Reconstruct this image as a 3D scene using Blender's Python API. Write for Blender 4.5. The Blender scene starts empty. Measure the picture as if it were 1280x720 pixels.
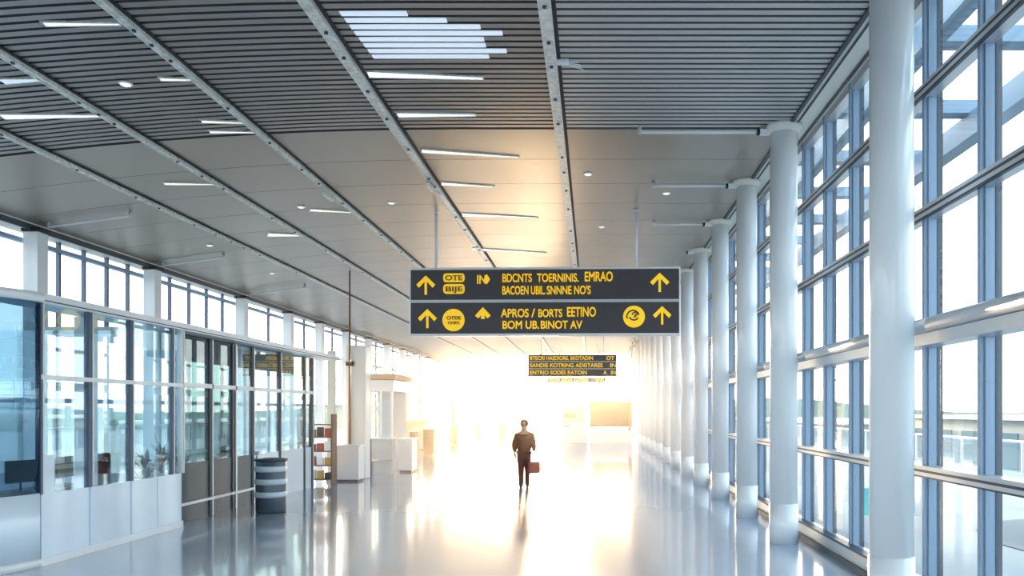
import bpy, bmesh, math, random
from mathutils import Vector, Matrix
random.seed(7)
S = bpy.context.scene
COL = S.collection
PI = math.pi

# ------------------------------------------------------------------ materials
def mat(name, col, rough=.5, metal=0., coat=0., emit=None, estr=0., noise=0., nscale=6., bump=0., nrough=0.):
    m = bpy.data.materials.new(name); m.use_nodes = True
    nt = m.node_tree; b = nt.nodes['Principled BSDF']
    b.inputs['Base Color'].default_value = (*col, 1)
    b.inputs['Roughness'].default_value = rough
    b.inputs['Metallic'].default_value = metal
    b.inputs['Coat Weight'].default_value = coat
    b.inputs['Coat Roughness'].default_value = .06
    if emit:
        b.inputs['Emission Color'].default_value = (*emit, 1)
        b.inputs['Emission Strength'].default_value = estr
    if noise or bump or nrough:
        tc = nt.nodes.new('ShaderNodeTexCoord')
        nz = nt.nodes.new('ShaderNodeTexNoise'); nz.inputs['Scale'].default_value = nscale
        nz.inputs['Detail'].default_value = 4
        nt.links.new(tc.outputs['Object'], nz.inputs['Vector'])
        if noise:
            r = nt.nodes.new('ShaderNodeValToRGB')
            r.color_ramp.elements[0].position = .3; r.color_ramp.elements[1].position = .7
            r.color_ramp.elements[0].color = (*[max(0, c*(1-noise)) for c in col], 1)
            r.color_ramp.elements[1].color = (*[min(1, c*(1+noise)) for c in col], 1)
            nt.links.new(nz.outputs['Fac'], r.inputs['Fac']); nt.links.new(r.outputs['Color'], b.inputs['Base Color'])
        if nrough:
            mr = nt.nodes.new('ShaderNodeMapRange')
            mr.inputs['To Min'].default_value = rough*(1-nrough); mr.inputs['To Max'].default_value = rough*(1+nrough)
            nt.links.new(nz.outputs['Fac'], mr.inputs['Value']); nt.links.new(mr.outputs['Result'], b.inputs['Roughness'])
        if bump:
            bp = nt.nodes.new('ShaderNodeBump'); bp.inputs['Strength'].default_value = bump; bp.inputs['Distance'].default_value = .01
            nt.links.new(nz.outputs['Fac'], bp.inputs['Height']); nt.links.new(bp.outputs['Normal'], b.inputs['Normal'])
    return m

def glass(name, tint, refl=0.04, gcol=(1, 1, 1), rough=.0, ior=1.5):
    m = bpy.data.materials.new(name); m.use_nodes = True
    nt = m.node_tree; nt.nodes.clear()
    out = nt.nodes.new('ShaderNodeOutputMaterial')
    tr = nt.nodes.new('ShaderNodeBsdfTransparent'); tr.inputs['Color'].default_value = (*tint, 1)
    gl = nt.nodes.new('ShaderNodeBsdfGlossy'); gl.inputs['Roughness'].default_value = rough
    gl.inputs['Color'].default_value = (*gcol, 1)
    lw = nt.nodes.new('ShaderNodeLayerWeight'); lw.inputs['Blend'].default_value = .5
    fr = nt.nodes.new('ShaderNodeMath'); fr.operation = 'POWER'; fr.inputs[1].default_value = 5
    nt.links.new(lw.outputs['Facing'], fr.inputs[0])
    ad = nt.nodes.new('ShaderNodeMath'); ad.operation = 'MULTIPLY_ADD'; ad.use_clamp = True
    ad.inputs[1].default_value = .9; ad.inputs[2].default_value = .03 + refl
    mx = nt.nodes.new('ShaderNodeMixShader')
    nt.links.new(fr.outputs[0], ad.inputs[0]); nt.links.new(ad.outputs[0], mx.inputs[0])
    nt.links.new(tr.outputs[0], mx.inputs[1]); nt.links.new(gl.outputs[0], mx.inputs[2])
    nt.links.new(mx.outputs[0], out.inputs['Surface'])
    return m

M = dict(
    floor=mat('polished_floor', (.42, .52, .66), .16, 0, .55, nrough=.2, nscale=.8),
    slat=mat('ceiling_slat', (.35, .32, .29), .34, .35),
    gap=mat('ceiling_void', (.07, .07, .075), .8),
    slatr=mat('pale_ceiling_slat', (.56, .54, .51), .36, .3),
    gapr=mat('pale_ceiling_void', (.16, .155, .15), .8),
    panel=mat('ceiling_panel', (.39, .34, .28), .32, .35, nrough=.15, nscale=.5),
    white=mat('white_paint', (.88, .90, .92), .35, 0, .3),
    cwhite=mat('column_paint', (.88, .93, .97), .28, 0, .5),
    soffit=mat('cream_soffit', (.82, .80, .70), .4),
    alu=mat('aluminium', (.62, .64, .66), .35, .55),
    bluealu=mat('blue_grey_aluminium', (.25, .36, .50), .4, .1),
    slate=mat('slate_frame', (.09, .12, .18), .4, .2),
    darkalu=mat('dark_aluminium', (.06, .07, .09), .4, .4),
    black=mat('black_rubber', (.015, .015, .018), .6),
    charcoal=mat('charcoal_panel', (.060, .056, .066), .45),
    yellow=mat('sign_yellow', (.85, .60, .02), .5, emit=(1, .55, .01), estr=.28),
    track=mat('track_metal', (.85, .84, .76), .4, .3, noise=.25, nscale=14),
    lamp=mat('lamp_diffuser', (.9, .9, .9), .5, emit=(.92, .96, 1), estr=.42),
    lampwarm=mat('warm_lamp_diffuser', (.9, .88, .8), .5, emit=(1, .92, .78), estr=.42),
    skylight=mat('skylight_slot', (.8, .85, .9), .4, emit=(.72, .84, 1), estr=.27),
    frost=mat('frosted_panel', (.74, .86, 1.0), .22, 0, .8, noise=.04, nscale=1.5),
    tealdark=mat('dark_teal_panel', (.04, .07, .085), .4, 0, .15),
    glass=glass('clear_glass', (.93, .975, .98), .0),
    endglass=glass('end_glass', (.97, .96, .93), .0),
    boothglass=glass('booth_glass', (.85, .93, .95), .12, (.85, .94, 1)),
    darkglass=glass('tinted_glass', (.42, .52, .53), .06, (.9, .96, 1)),
    cornerglass=glass('blue_film_glass', (.42, .54, .62), .10, (.7, .88, 1), .05),
    terrace=mat('terrace_paving', (.26, .29, .30), .7, noise=.06, nscale=.6),
    apron=mat('apron_ground', (.24, .25, .25), .9, noise=.1, nscale=.05),
    stonepath=mat('dark_paving', (.09, .12, .14), .7, noise=.1, nscale=1.),
    build=mat('pale_facade', (.27, .29, .28), .7, noise=.05, nscale=.5),
    buildglass=mat('facade_glass', (.06, .13, .16), .1, 0, .6),
    hill=mat('hill_green', (.12, .16, .11), .9, noise=.3, nscale=.03),
    steel=mat('canopy_steel', (.20, .30, .40), .5, .1),
    red=mat('red_paint', (.75, .02, .10), .4),
    teal=mat('teal_paint', (.05, .50, .48), .4),
    beige=mat('beige_canopy', (.60, .42, .28), .6),
    brown=mat('brown_wood', (.17, .09, .045), .5, noise=.15, nscale=5),
    greypanel=mat('grey_counter', (.50, .52, .54), .35, .2),
    screen=mat('dark_screen', (.05, .045, .04), .3),
    jacket=mat('brown_jacket', (.15, .045, .014), .8, noise=.2, nscale=20),
    trousers=mat('brown_trousers', (.14, .04, .025), .8, noise=.15, nscale=20),
    shorts=mat('jacket_hem', (.07, .045, .025), .8),
    skin=mat('skin', (.55, .32, .22), .5),
    hair=mat('hair', (.10, .04, .015), .7, noise=.3, nscale=60),
    shoe=mat('shoe_leather', (.06, .04, .04), .5),
    bag=mat('red_bag', (.30, .03, .03), .6, noise=.1, nscale=20),
    fabric=mat('dark_fabric', (.03, .035, .045), .8),
    leaf=mat('leaf', (.05, .13, .04), .5),
    pot=mat('pot_ceramic', (.7, .7, .68), .4),
    binbody=mat('bin_body', (.08, .11, .14), .35, .3),
    bin_ring=mat('bin_ring', (.62, .72, .82), .3, 0, .3),
    goldpack=mat('ochre_pack', (.55, .33, .08), .5),
    redpack=mat('red_pack', (.45, .05, .04), .5),
    darkpack=mat('dark_pack', (.03, .03, .04), .5),
    backwall=mat('back_wall', (.55, .55, .55), .7),
)

# ------------------------------------------------------------------ builders
class MB:
    def __init__(s): s.v = []; s.f = []; s.mi = []; s.sm = []; s.mats = []
    def _m(s, m):
        if m not in s.mats: s.mats.append(m)
        return s.mats.index(m)
    def face(s, idx, m, smooth=False): s.f.append(idx); s.mi.append(s._m(m)); s.sm.append(smooth)
    def box(s, x0, x1, y0, y1, z0, z1, m, M4=None):
        n = len(s.v)
        for z in (z0, z1):
            for (x, y) in ((x0, y0), (x1, y0), (x1, y1), (x0, y1)):
                p = Vector((x, y, z)); s.v.append(M4 @ p if M4 else p)
        for q in ((0, 3, 2, 1), (4, 5, 6, 7), (0, 1, 5, 4), (1, 2, 6, 5), (2, 3, 7, 6), (3, 0, 4, 7)):
            s.face([n+i for i in q], m)
        return s
    def bevbox(s, x0, x1, y0, y1, z0, z1, m, b=.01):
        """box with chamfered vertical and horizontal edges"""
        bm = bmesh.new(); bmesh.ops.create_cube(bm, size=1)
        for v in bm.verts:
            v.co = Vector(((x0+x1)/2 + v.co.x*(x1-x0), (y0+y1)/2 + v.co.y*(y1-y0), (z0+z1)/2 + v.co.z*(z1-z0)))
        bmesh.ops.bevel(bm, geom=bm.edges[:], offset=b, segments=2, affect='EDGES', profile=.5)
        return s.bm(bm, m)
    def bm(s, bm, m, smooth=False):
        n = len(s.v); bm.verts.index_update()
        for v in bm.verts: s.v.append(v.co.copy())
        for f in bm.faces: s.face([n+v.index for v in f.verts], m, smooth)
        bm.free(); return s
    def cyl(s, a, b, r0, m, r1=None, n=20, cap=True):
        a = Vector(a); b = Vector(b); r1 = r0 if r1 is None else r1
        d = (b-a).normalized()
        u = d.orthogonal().normalized(); w = d.cross(u)
        k = len(s.v)
        for p, r in ((a, r0), (b, r1)):
            for i in range(n):
                t = 2*PI*i/n; s.v.append(p + u*math.cos(t)*r + w*math.sin(t)*r)
        for i in range(n):
            j = (i+1) % n; s.face([k+i, k+j, k+n+j, k+n+i], m, True)
        if cap:
            s.face([k+i for i in reversed(range(n))], m); s.face([k+n+i for i in range(n)], m)
        return s
    def lathe(s, c, prof, m, n=28):
        c = Vector(c); k = len(s.v)
        for (r, z) in prof:
            for i in range(n):
                t = 2*PI*i/n; s.v.append(c + Vector((r*math.cos(t), r*math.sin(t), z)))
        for q in range(len(prof)-1):
            for i in range(n):
                j = (i+1) % n
                s.face([k+q*n+i, k+q*n+j, k+(q+1)*n+j, k+(q+1)*n+i], m, True)
        s.face([k+i for i in reversed(range(n))], m); q = len(prof)-1
        s.face([k+q*n+i for i in range(n)], m)
        return s
    def prism(s, pts, o, ux, uy, un, t, m):
        """polygon pts (2D, ccw) in frame o,ux,uy extruded t along un"""
        k = len(s.v); n = len(pts); o = Vector(o)
        for d in (0, t):
            for (a, b) in pts: s.v.append(o + ux*a + uy*b + un*d)
        s.face([k+i for i in reversed(range(n))], m); s.face([k+n+i for i in range(n)], m)
        for i in range(n):
            j = (i+1) % n; s.face([k+i, k+j, k+n+j, k+n+i], m)
        return s
    def build(s, name, parent=None, origin=None, rec=True):
        o0 = Vector(origin) if origin is not None else Vector((0, 0, 0))
        me = bpy.data.meshes.new(name)
        me.from_pydata([tuple(v - o0) for v in s.v], [], s.f)
        for m in s.mats: me.materials.append(m)
        me.polygons.foreach_set('material_index', s.mi); me.polygons.foreach_set('use_smooth', s.sm)
        if rec:
            bm = bmesh.new(); bm.from_mesh(me); bmesh.ops.recalc_face_normals(bm, faces=bm.faces[:]); bm.to_mesh(me); bm.free()
        ob = bpy.data.objects.new(name, me); COL.objects.link(ob)
        ob.location = o0
        if parent: ob.parent = parent
        return ob

def tag(o, label, cat, group=None, kind=None):
    if label: o['label'] = label
    if cat: o['category'] = cat
    if group: o['group'] = group
    if kind: o['kind'] = kind
    return o
def struct(o): o['kind'] = 'structure'; return o
def empty(name, loc=(0, 0, 0), rz=0):
    o = bpy.data.objects.new(name, None); COL.objects.link(o); o.location = loc; o.rotation_euler = (0, 0, rz); return o
def box_part(name, parent, m, *b, bev=0):
    k = MB()
    k.bevbox(*b, m, b=bev) if bev else k.box(*b, m)
    return k.build(name, parent)
def copy_tree(o, parent=None):
    c = o.copy(); COL.objects.link(c); c.parent = parent
    for ch in list(o.children): copy_tree(ch, c)
    return c
def ordinal(i): return ['first', 'second', 'third', 'fourth', 'fifth', 'sixth', 'seventh', 'eighth', 'ninth', 'tenth', 'eleventh', 'twelfth'][i]

XR, XL = 3.42, -11.2          # glazed side walls
YN, YF = -10.0, 60.0          # back wall, glazed end wall
XC = 2.9                      # column line
HC = 6.3
def ceil_z(x): return HC if x > -2 else HC - .0085*(x+2)**2

# ------------------------------------------------------------------ floor
struct(MB().box(XL-.3, XR+.1, YN, YF+.2, -.25, 0, M['floor']).build('floor'))

# ------------------------------------------------------------------ ceiling
def build_ceiling():
    k = MB()
    xs = [2.97, -.5, -2] + [-2 - 9.35*i/12 for i in range(1, 13)]
    nx = len(xs)
    prof = []                                   # (y, dz, material of the strip that follows)
    y = YN
    while y < 12.1:
        prof += [(y, 0, 'slat'), (y+.098, 0, 'gap'), (y+.098, .05, 'gap'), (y+.15, .05, 'gap')]
        y += .15
    prof += [(12.15, .05, 'gap'), (12.24, .05, 'gap'), (12.24, 0, 'panel')]
    y = 12.24
    while y < YF:
        w = 1.45
        prof += [(y, 0, 'panel'), (min(y+w, YF), 0, 'gap'), (min(y+w, YF), .012, 'gap'), (min(y+w+.012, YF), .012, 'gap')]
        y += w+.012
    prof += [(YF+.2, 0, 'panel')]
    base = len(k.v)
    for (y, dz, _) in prof:
        for x in xs: k.v.append(Vector((x, y, ceil_z(x)+dz)))
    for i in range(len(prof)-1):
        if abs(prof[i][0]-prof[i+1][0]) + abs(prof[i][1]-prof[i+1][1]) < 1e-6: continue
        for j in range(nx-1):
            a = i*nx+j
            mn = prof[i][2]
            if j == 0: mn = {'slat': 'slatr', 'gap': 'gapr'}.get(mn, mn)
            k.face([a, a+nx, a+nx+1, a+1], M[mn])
    # roof deck above, keeps daylight out
    n = len(k.v)
    for y in (YN, YF+.2):
        for x in xs: k.v.append(Vector((x, y, ceil_z(x)+.3)))
    for j in range(nx-1): k.face([n+j, n+j+1, n+nx+j+1, n+nx+j], M['gap'])
    return struct(k.build('ceiling', rec=False))
build_ceiling()
# soffit between ceiling edge and the right windows
k = MB()
k.box(2.97, XR+.12, YN, YF, HC, HC+.3, M['soffit'])
k.box(2.94, 2.99, YN, YF, HC-.035, HC+.02, M['darkalu'])
k.box(3.06, 3.08, YN, YF, HC-.02, HC, M['darkalu'])
k.box(3.30, 3.33, YN, YF, HC-.03, HC, M['darkalu'])
struct(k.build('trim_1'))
# end walls
struct(MB().box(XL-.1, XR+.1, YN-.2, YN, 3.6, 6.6, M['backwall']).build('wall_back'))
w = struct(MB().box(XL, XR, YN-.12, YN-.10, 0, 3.6, M['glass']).build('window_50'))  # unseen glazing added behind the camera to brighten surfaces facing it
for q in range(9):
    x = XL + (XR-XL)*q/8
    MB().box(x-.04, x+.04, YN-.15, YN-.03, 0, 3.6, M['bluealu']).build('mullion', w)

# ------------------------------------------------------------------ right glazing
colY = [-6.9, -2.4, 2.6, 7.75, 12.1, 15.0, 18.1, 21.3, 24.4, 27.6, 30.8, 34.0, 37.2, 40.4, 43.6, 46.8, 50.0, 53.2, 56.4]
bays = [YN] + colY + [YF]
for i in range(len(bays)-1):
    y0, y1 = bays[i], bays[i+1]
    k = MB().box(XR+.045, XR+.06, y0, y1, .24, 6.3, M['glass'])
    w = struct(k.build(f'window_{i+1}'))
    # mullions
    ny = [m for m in [7.0+1.175*q for q in range(-16, 46)] if y0 <= m < y1]
    for m in ny:
        b = MB()
        b.box(XR, XR+.13, m-.05, m+.05, .2, 6.3, M['bluealu'])
        b.box(XR-.035, XR, m-.028, m+.028, .2, 6.3, M['bluealu'])
        b.box(XR+.085, XR+.14, m-.062, m-.05, .2, 6.3, M['darkalu'])
        b.build('mullion', w)
    for z in (5.24, 4.0, 1.39):
        b = MB().box(XR-.09, XR+.08, y0, y1, z-.05, z+.05, M['alu'])
        b.box(XR-.095, XR-.09, y0, y1, z-.012, z+.012, M['darkalu'])
        b.box(XR-.085, XR-.05, y0, y1, z-.068, z-.05, M['darkalu'])
        b.build('transom', w)
    b = MB()
    b.cyl((XR-.12, y0, 2.83), (XR-.12, y1, 2.83), .085, M['alu'], n=16)
    b.box(XR-.16, XR+.08, y0, y1, 2.64, 2.76, M['alu'])
    b.box(XR-.165, XR-.06, y0, y1, 2.755, 2.768, M['darkalu'])
    b.build('rail', w)
    b = MB().box(XR-.03, XR+.1, y0, y1, 6.2, 6.3, M['alu'])
    b.build('head_frame', w)
k = MB().box(XR-.12, XR+.12, YN, YF, 0, .22, M['alu'])
k.box(XR-.16, XR-.12, YN, YF, 0, .07, M['darkalu']).box(XR-.13, XR, YN, YF, .22, .25, M['darkalu'])
struct(k.build('baseboard_right'))

# ------------------------------------------------------------------ right columns
def column(x, y, r, ztop, label, group=None, side=1):
    t = tag(empty('round_column', (x, y, 0)), label, 'column', group)
    MB().lathe((0, 0, 0), [(r, .6), (r, ztop-.12)], M['cwhite'], 36).build('shaft', t)
    MB().lathe((0, 0, 0), [(r+.012, 0.0), (r+.012, .585), (r+.004, .585), (r+.004, .6)], M['cwhite'], 36).build('base_sleeve', t)
    c = MB().lathe((0, 0, 0), [(r, ztop-.12), (r+.07, ztop-.05), (r+.07, ztop)], M['soffit'], 28)
    c.build('capital', t)
    b = MB().box(-side*(r+.16), -side*(r*.3), -.05, .05, ztop-.13, ztop-.06, M['white'])
    b.cyl((-side*(r+.16), 0, ztop-.095), (-side*(r+.20), 0, ztop-.095), .045, M['black'], n=12)
    b.build('bracket', t)
    return t
names = {3: 'largest round white column, nearest on the right, cut off by the picture edge',
         4: 'second white column on the right, with tie rod at its head',
         5: 'third round white column from the right along the tall windows',
         6: 'fourth round white column from the right along the tall windows',
         7: 'fifth round white column from the right along the tall windows',
         8: 'sixth round white column from the right, just past the hanging sign edge'}
for i, y in enumerate(colY):
    if i < 3: lab, g = 'white column behind the viewer in the right window row', 'columns behind the viewer'
    elif i in names: lab, g = names[i], 'columns along the right windows'
    else: lab, g = 'slim far white column bunched in the row where the right windows end', 'far columns along the right windows'
    if i < 2: continue
    column(XC, y, .205 if i < 5 else .19, HC, lab, g)

# ------------------------------------------------------------------ left glazing
colYL = [5.5, 10.5, 15.6, 19.75, 24.8, 28.6, 31.9, 35.3, 38.8, 42.3, 45.8, 49.3, 52.8, 56.3]
zl = ceil_z(XL)
baysL = [YN] + colYL + [YF]
nw = len(bays)-1
for i in range(len(baysL)-1):
    y0, y1 = baysL[i], baysL[i+1]
    w = struct(MB().box(XL-.02, XL, y0, y1, .4, zl, M['glass']).build(f'window_{nw+i+1}'))
    n = 5 if y1 < 25 else 2
    for q in range(n):
        m = y0 + (y1-y0)*(q+.42)/n if n == 5 else y0 + (y1-y0)*(q+.5)/n
        MB().box(XL-.03, XL+.05, m-.03, m+.03, .4, zl, M['slate']).build('mullion', w)
    for z, h in ((5.33, .04), (4.26, .06), (2.2, .05)):
        MB().box(XL-.03, XL+.10, y0, y1, z-h, z+h, M['bluealu']).build('transom', w)
struct(MB().box(XL-.12, XL+.12, YN, YF, 0, .4, M['white']).build('baseboard_left'))
k = MB().box(XL-.12, XL+.35, YN, YF, zl-.06, zl+.25, M['soffit']).box(XL+.33, XL+.37, YN, YF, zl-.09, zl+.02, M['darkalu'])
struct(k.build('trim_2'))
for i, y in enumerate(colYL):
    if y < 12: continue
    lab = {2: 'white square column at the far left edge among the high windows',
           3: 'second white square column from the left among the high windows',
           4: 'third white square column from the left among the high windows',
           5: 'fourth white square column from the left, above the dark shopfront end',
           6: 'fifth white square column from the left, by the warm ceiling'}.get(i, 'far white square column in the hazy left row')
    t = tag(empty('square_column', (XL+.35, y, 0)), lab, 'column', 'columns along the left windows' if i < 7 else 'far columns along the left windows')
    box_part('shaft', t, M['white'], -.15, .15, -.15, .15, 0, zl-.12, bev=.015)
    box_part('capital', t, M['black'], -.17, .20, -.17, .17, zl-.12, zl-.04, bev=.01)

# ------------------------------------------------------------------ end glazing
w = struct(MB().box(XL, XR, YF+.05, YF+.07, 0, 6.4, M['endglass']).build('window_40'))
for q in range(11):
    x = XL + (XR-XL)*q/10
    MB().box(x-.05, x+.05, YF, YF+.12, 0, 6.4, M['alu']).build('mullion', w)
for z in (2.6, 4.6):
    MB().box(XL, XR, YF, YF+.10, z-.05, z+.05, M['alu']).build('transom', w)

# ------------------------------------------------------------------ ceiling tracks
def strip_y(k, x, w, z, h, y0, y1, m): k.box(x-w/2, x+w/2, y0, y1, z-h, z, m)
tracks = [(-.50, 'ceiling track nearest the right windows, ending above the hanging sign'),
          (-2.98, 'second ceiling track from the right, beside the bright skylight slots'),
          (-5.02, 'third ceiling track from the right, crossing the ceiling diagonally'),
          (-6.75, 'fourth ceiling track from the right, crossing the left ceiling'),
          (-8.35, 'leftmost ceiling track, nearest the high windows')]
for n, (x, lab) in enumerate(tracks):
    t = tag(empty('ceiling_track', (x, 0, ceil_z(x))), lab, 'ceiling track', 'ceiling tracks running down the hall')
    wd = .125 if n < 2 else .08
    k = MB(); strip_y(k, 0, wd, 0, .05, YN, YF, M['track'])
    for s_ in (-1, 1): k.box(s_*wd/2-.008, s_*wd/2+.008, YN, YF, -.062, 0, M['track'])
    k.build('rail', t)
    box_part('painted_shadow_line', t, M['black'], wd/2+.008, wd/2+.055, YN, YF, -.012, .0)  # black strip drawn in for the shadow line beside the rail
    rr = random.Random(n)
    y = 6.
    for q in range(16):
        y += rr.uniform(.25, 1.4)*(1+q*.06)
        k = MB().cyl((0, y, -.05), (0, y, -.072), .022, M['darkalu'], n=10)
        k.box(-.03, .03, y+.05, y+.12, -.066, -.05, M['white'])
        k.build('fixing', t)
# joint fittings
for (x, y, lab) in ((-2.95, 15.0, 'small cream clamp cluster on the second ceiling track'),
                    (-5.0, 15.4, 'small cream clamp cluster on the third ceiling track')):
    t = tag(empty('track_clamp', (x, y, ceil_z(x)-.05)), lab, 'clamp', 'track clamps')
    k = MB().bevbox(-.12, -.04, -.25, .25, -.09, -.03, M['soffit'], .015); k.build('body', t)
    for q in range(3): MB().cyl((-.1+.03*q, -.2+.2*q, -.06), (.0+.02*q, -.12+.2*q, -.1), .022, M['track'], n=8).build('bolt', t)

# ------------------------------------------------------------------ ceiling lights
def ray_ceiling(px, py):
    h = 4.3
    for _ in range(8):
        D = h*1000/(513-py); X = (px-740)*D/1000; h = ceil_z(X)-2
    return X, D
lights = [  # x0, y0, x1, y1 measured extents, depth of slot in metres, material, label
    (460, 92, 603, 97, .16, 'lamp', 'bright slot light just below the large skylight patch'),
    (497, 143, 593, 143, .15, 'lamp', 'thin white slot light right of the second track, third from the top'),
    (527, 188, 648, 196, .15, 'lampwarm', 'long tapering slot light above the left sign rod'),
    (552, 229, 617, 233, .18, 'lampwarm', 'short slot light near the clamp cluster on the second track'),
    (578, 268, 672, 272, .28, 'lampwarm', 'warm slot light just up from the hanging sign'),
    (590, 311, 682, 316, .30, 'lampwarm', 'warm slot light directly above the hanging sign'),
    (55, 29, 148, 29, .07, 'lamp', 'thin slot light in the top left corner of the ceiling'),
    (2, 101, 50, 99, .14, 'skylight', 'bluish slot light at the left picture edge'),
    (2, 145, 136, 144, .16, 'lamp', 'long white slot light at left below the bluish one'),
    (200, 98, 240, 99, .08, 'lampwarm', 'faint short slot light touching the third track'),
    (252, 151, 310, 153, .09, 'lampwarm', 'upper one of two close slot lights beside the third track'),
    (262, 164, 326, 165, .08, 'lampwarm', 'lower one of two close slot lights beside the third track'),
    (205, 229, 280, 230, .12, 'lampwarm', 'slot light on the left ceiling beside the fourth track'),
    (335, 293, 385, 294, .35, 'lampwarm', 'slot light far down beside the fourth track'),
    (388, 262, 440, 265, .18, 'lampwarm', 'faint slot light between the third and fourth tracks'),
]
for (x0, y0, x1, y1, d, m, lab) in lights:
    a = ray_ceiling(x0, y0); b = ray_ceiling(x1, y1)
    cx, cy = (a[0]+b[0])/2, (a[1]+b[1])/2
    L = math.hypot(b[0]-a[0], b[1]-a[1]); rz = math.atan2(b[1]-a[1], b[0]-a[0])
    t = tag(empty('slot_light', (cx, cy, min(ceil_z(a[0]), ceil_z(b[0])))), lab, 'ceiling light', 'slot lights in the ceiling')
    t.rotation_euler = (0, -math.atan2(ceil_z(b[0])-ceil_z(a[0]), L), rz)
    t.location.z = (ceil_z(a[0])+ceil_z(b[0]))/2
    X, Y, Z = Vector((1, 0, 0)), Vector((0, 1, 0)), Vector((0, 0, 1))
    k = MB().prism([(-L/2, -d/2), (L/2, -d/7), (L/2, d/7), (-L/2, d/2)], (0, 0, -.012), X, Y, Z, .02, M[m]); k.build('diffuser', t)
    k = MB().prism([(-L/2-.02, -d/2-.02), (L/2+.02, -d/7-.02), (L/2+.02, -d/7-.005), (-L/2, -d/2-.005)], (0, 0, -.016), X, Y, Z, .022, M['track'])
    k.prism([(-L/2, d/2+.005), (L/2+.02, d/7+.005), (L/2+.02, d/7+.02), (-L/2-.02, d/2+.02)], (0, 0, -.016), X, Y, Z, .022, M['track'])
    k.build('frame', t)
# large skylight patch seen between the slats
t = tag(empty('slatted_skylight', (0, 0, HC)), 'large bright slatted skylight patch near the top of the ceiling', 'skylight')
ys = -6.9
row = []
y = YN
while y < 12:
    if 8.55 < y < 9.75: row.append(y)
    y += .15
xa = (-2.78, -2.62); xb = (-1.35, -1.10)
for q, y in enumerate(row):
    f = q/max(1, len(row)-1)
    x0 = -2.72 + .06*f; x1 = -1.25 if q % 3 else -1.02
    if q == 0: x1 = -2.0
    if q == 1: x1 = -1.6
    MB().box(x0, x1, y+.004, y+.094, -.016, -.002, M['skylight']).build('luminous_slat', t)
# slim hanging tie rods at the column heads
for (x0, x1, y, lab) in ((.72, 2.58, 12.1, 'thin white tie rod at the head of the second right column'),
                         (1.15, 2.60, 15.0, 'thin white tie rod at the head of the third right column'),
                         (1.4, 2.60, 18.1, 'thin white tie rod at the head of the fourth right column'),
                         (-10.6, -9.1, 19.75, 'thin pale tie rod right of the second left column'),
                         (-10.6, -8.9, 24.8, 'thin pale tie rod right of the third left column'),
                         (-10.6, -9.0, 15.6, 'thin pale tie rod right of the leftmost column')):
    t = tag(empty('tie_rod', (0, y, 0)), lab, 'tie rod', 'tie rods at the column heads')
    za = ceil_z(x0)-.09; zb = ceil_z(x1)-.09
    MB().cyl((x0, 0, za), (x1, 0, zb), .026, M['white'], n=12).build('rod', t)
    k = MB()
    for (x, z) in ((x0, za), (x1, zb)): k.cyl((x, 0, z-.03), (x, 0, z+.10), .03, M['alu'], n=10)
    k.build('hangers', t)
# small ceiling fittings
for (px, py, lab) in ((735, 217, 'small white ceiling fitting with a grey dish right of the first track'),
                      (752, 283, 'small white ceiling fitting just above the hanging sign'),
                      (833, 241, 'small white downlight near the third column tie rod'),
                      (489, 253, 'small round downlight between the second and third tracks'),
                      (157, 104, 'tiny painted glint among the dark left slats'),  # glint on the slats, put in as a glowing disc
                      (262, 306, 'small downlight on the lower left ceiling'),
                      (340, 341, 'small downlight near the fourth left column'),
                      (376, 258, 'small downlight beside the third track')):
    x, y = ray_ceiling(px, py)
    t = tag(empty('downlight', (x, y, ceil_z(x))), lab, 'downlight', 'small round ceiling fittings')
    MB().lathe((0, 0, 0), [(.085, 0), (.085, -.012), (.07, -.02), (.065, -.015)][::-1], M['white'], 20).build('trim_ring', t)
    MB().lathe((0, 0, 0), [(.04, -.035), (.062, -.025), (.062, -.01)], M['lampwarm'], 16).build('lens', t)
# loose sensor with wires
x, y = ray_ceiling(705, 75)
t = tag(empty('ceiling_sensor', (x, y, HC)), 'small sensor with loose wires right of the first track', 'sensor')
MB().bevbox(-.11, .06, -.05, .05, -.05, 0, M['white'], .01).build('housing', t)
k = MB()
for q in range(4): k.cyl((.04, -.04+.03*q, -.04), (.18+.02*q, -.07+.045*q, -.06-.01*q), .006, M['white'], n=6)
k.build('wires', t)

# ------------------------------------------------------------------ signs
FONT = None
def text(parent, s, x, z, h, width, m, y=-.012, name='lettering'):
    cu = bpy.data.curves.new(name, 'FONT'); cu.body = s; cu.size = 1; cu.extrude = .002; cu.bevel_depth = .022; cu.bevel_resolution = 0
    cu.materials.append(m)
    ob = bpy.data.objects.new(name, cu); COL.objects.link(ob); ob.parent = parent
    bpy.context.view_layer.update()
    d = ob.dimensions
    sx = width/max(d.x, .01); sz = h/.72
    me = bpy.data.meshes.new_from_object(ob); bpy.data.objects.remove(ob)
    for v in me.vertices: v.co = (v.co.x*sx, -v.co.z, v.co.y*sz)
    ob = bpy.data.objects.new(name, me); COL.objects.link(ob); ob.parent = parent; ob.location = (x, y, z)
    return ob
X_, Z_, Yn = Vector((1, 0, 0)), Vector((0, 0, 1)), Vector((0, -1, 0))
def arrow_pts(s):
    w = .155*s
    return [(-w*.8, -s), (w*.8, -s), (w*.8, .36*s), (.72*s, -.28*s), (s, .04*s), (0, s), (-s, .04*s), (-.72*s, -.28*s), (-w*.8, .36*s)]
def arrow(parent, x, z, s):
    MB().prism(arrow_pts(s), (x, -.006, z), X_, Z_, Yn, .008, M['yellow']).build('arrow', parent)
def disc(parent, x, z, r, name='pictogram'):
    k = MB().prism([(r*math.cos(2*PI*i/40), r*math.sin(2*PI*i/40)) for i in range(40)], (x, -.006, z), X_, Z_, Yn, .008, M['yellow'])
    return k
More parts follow.
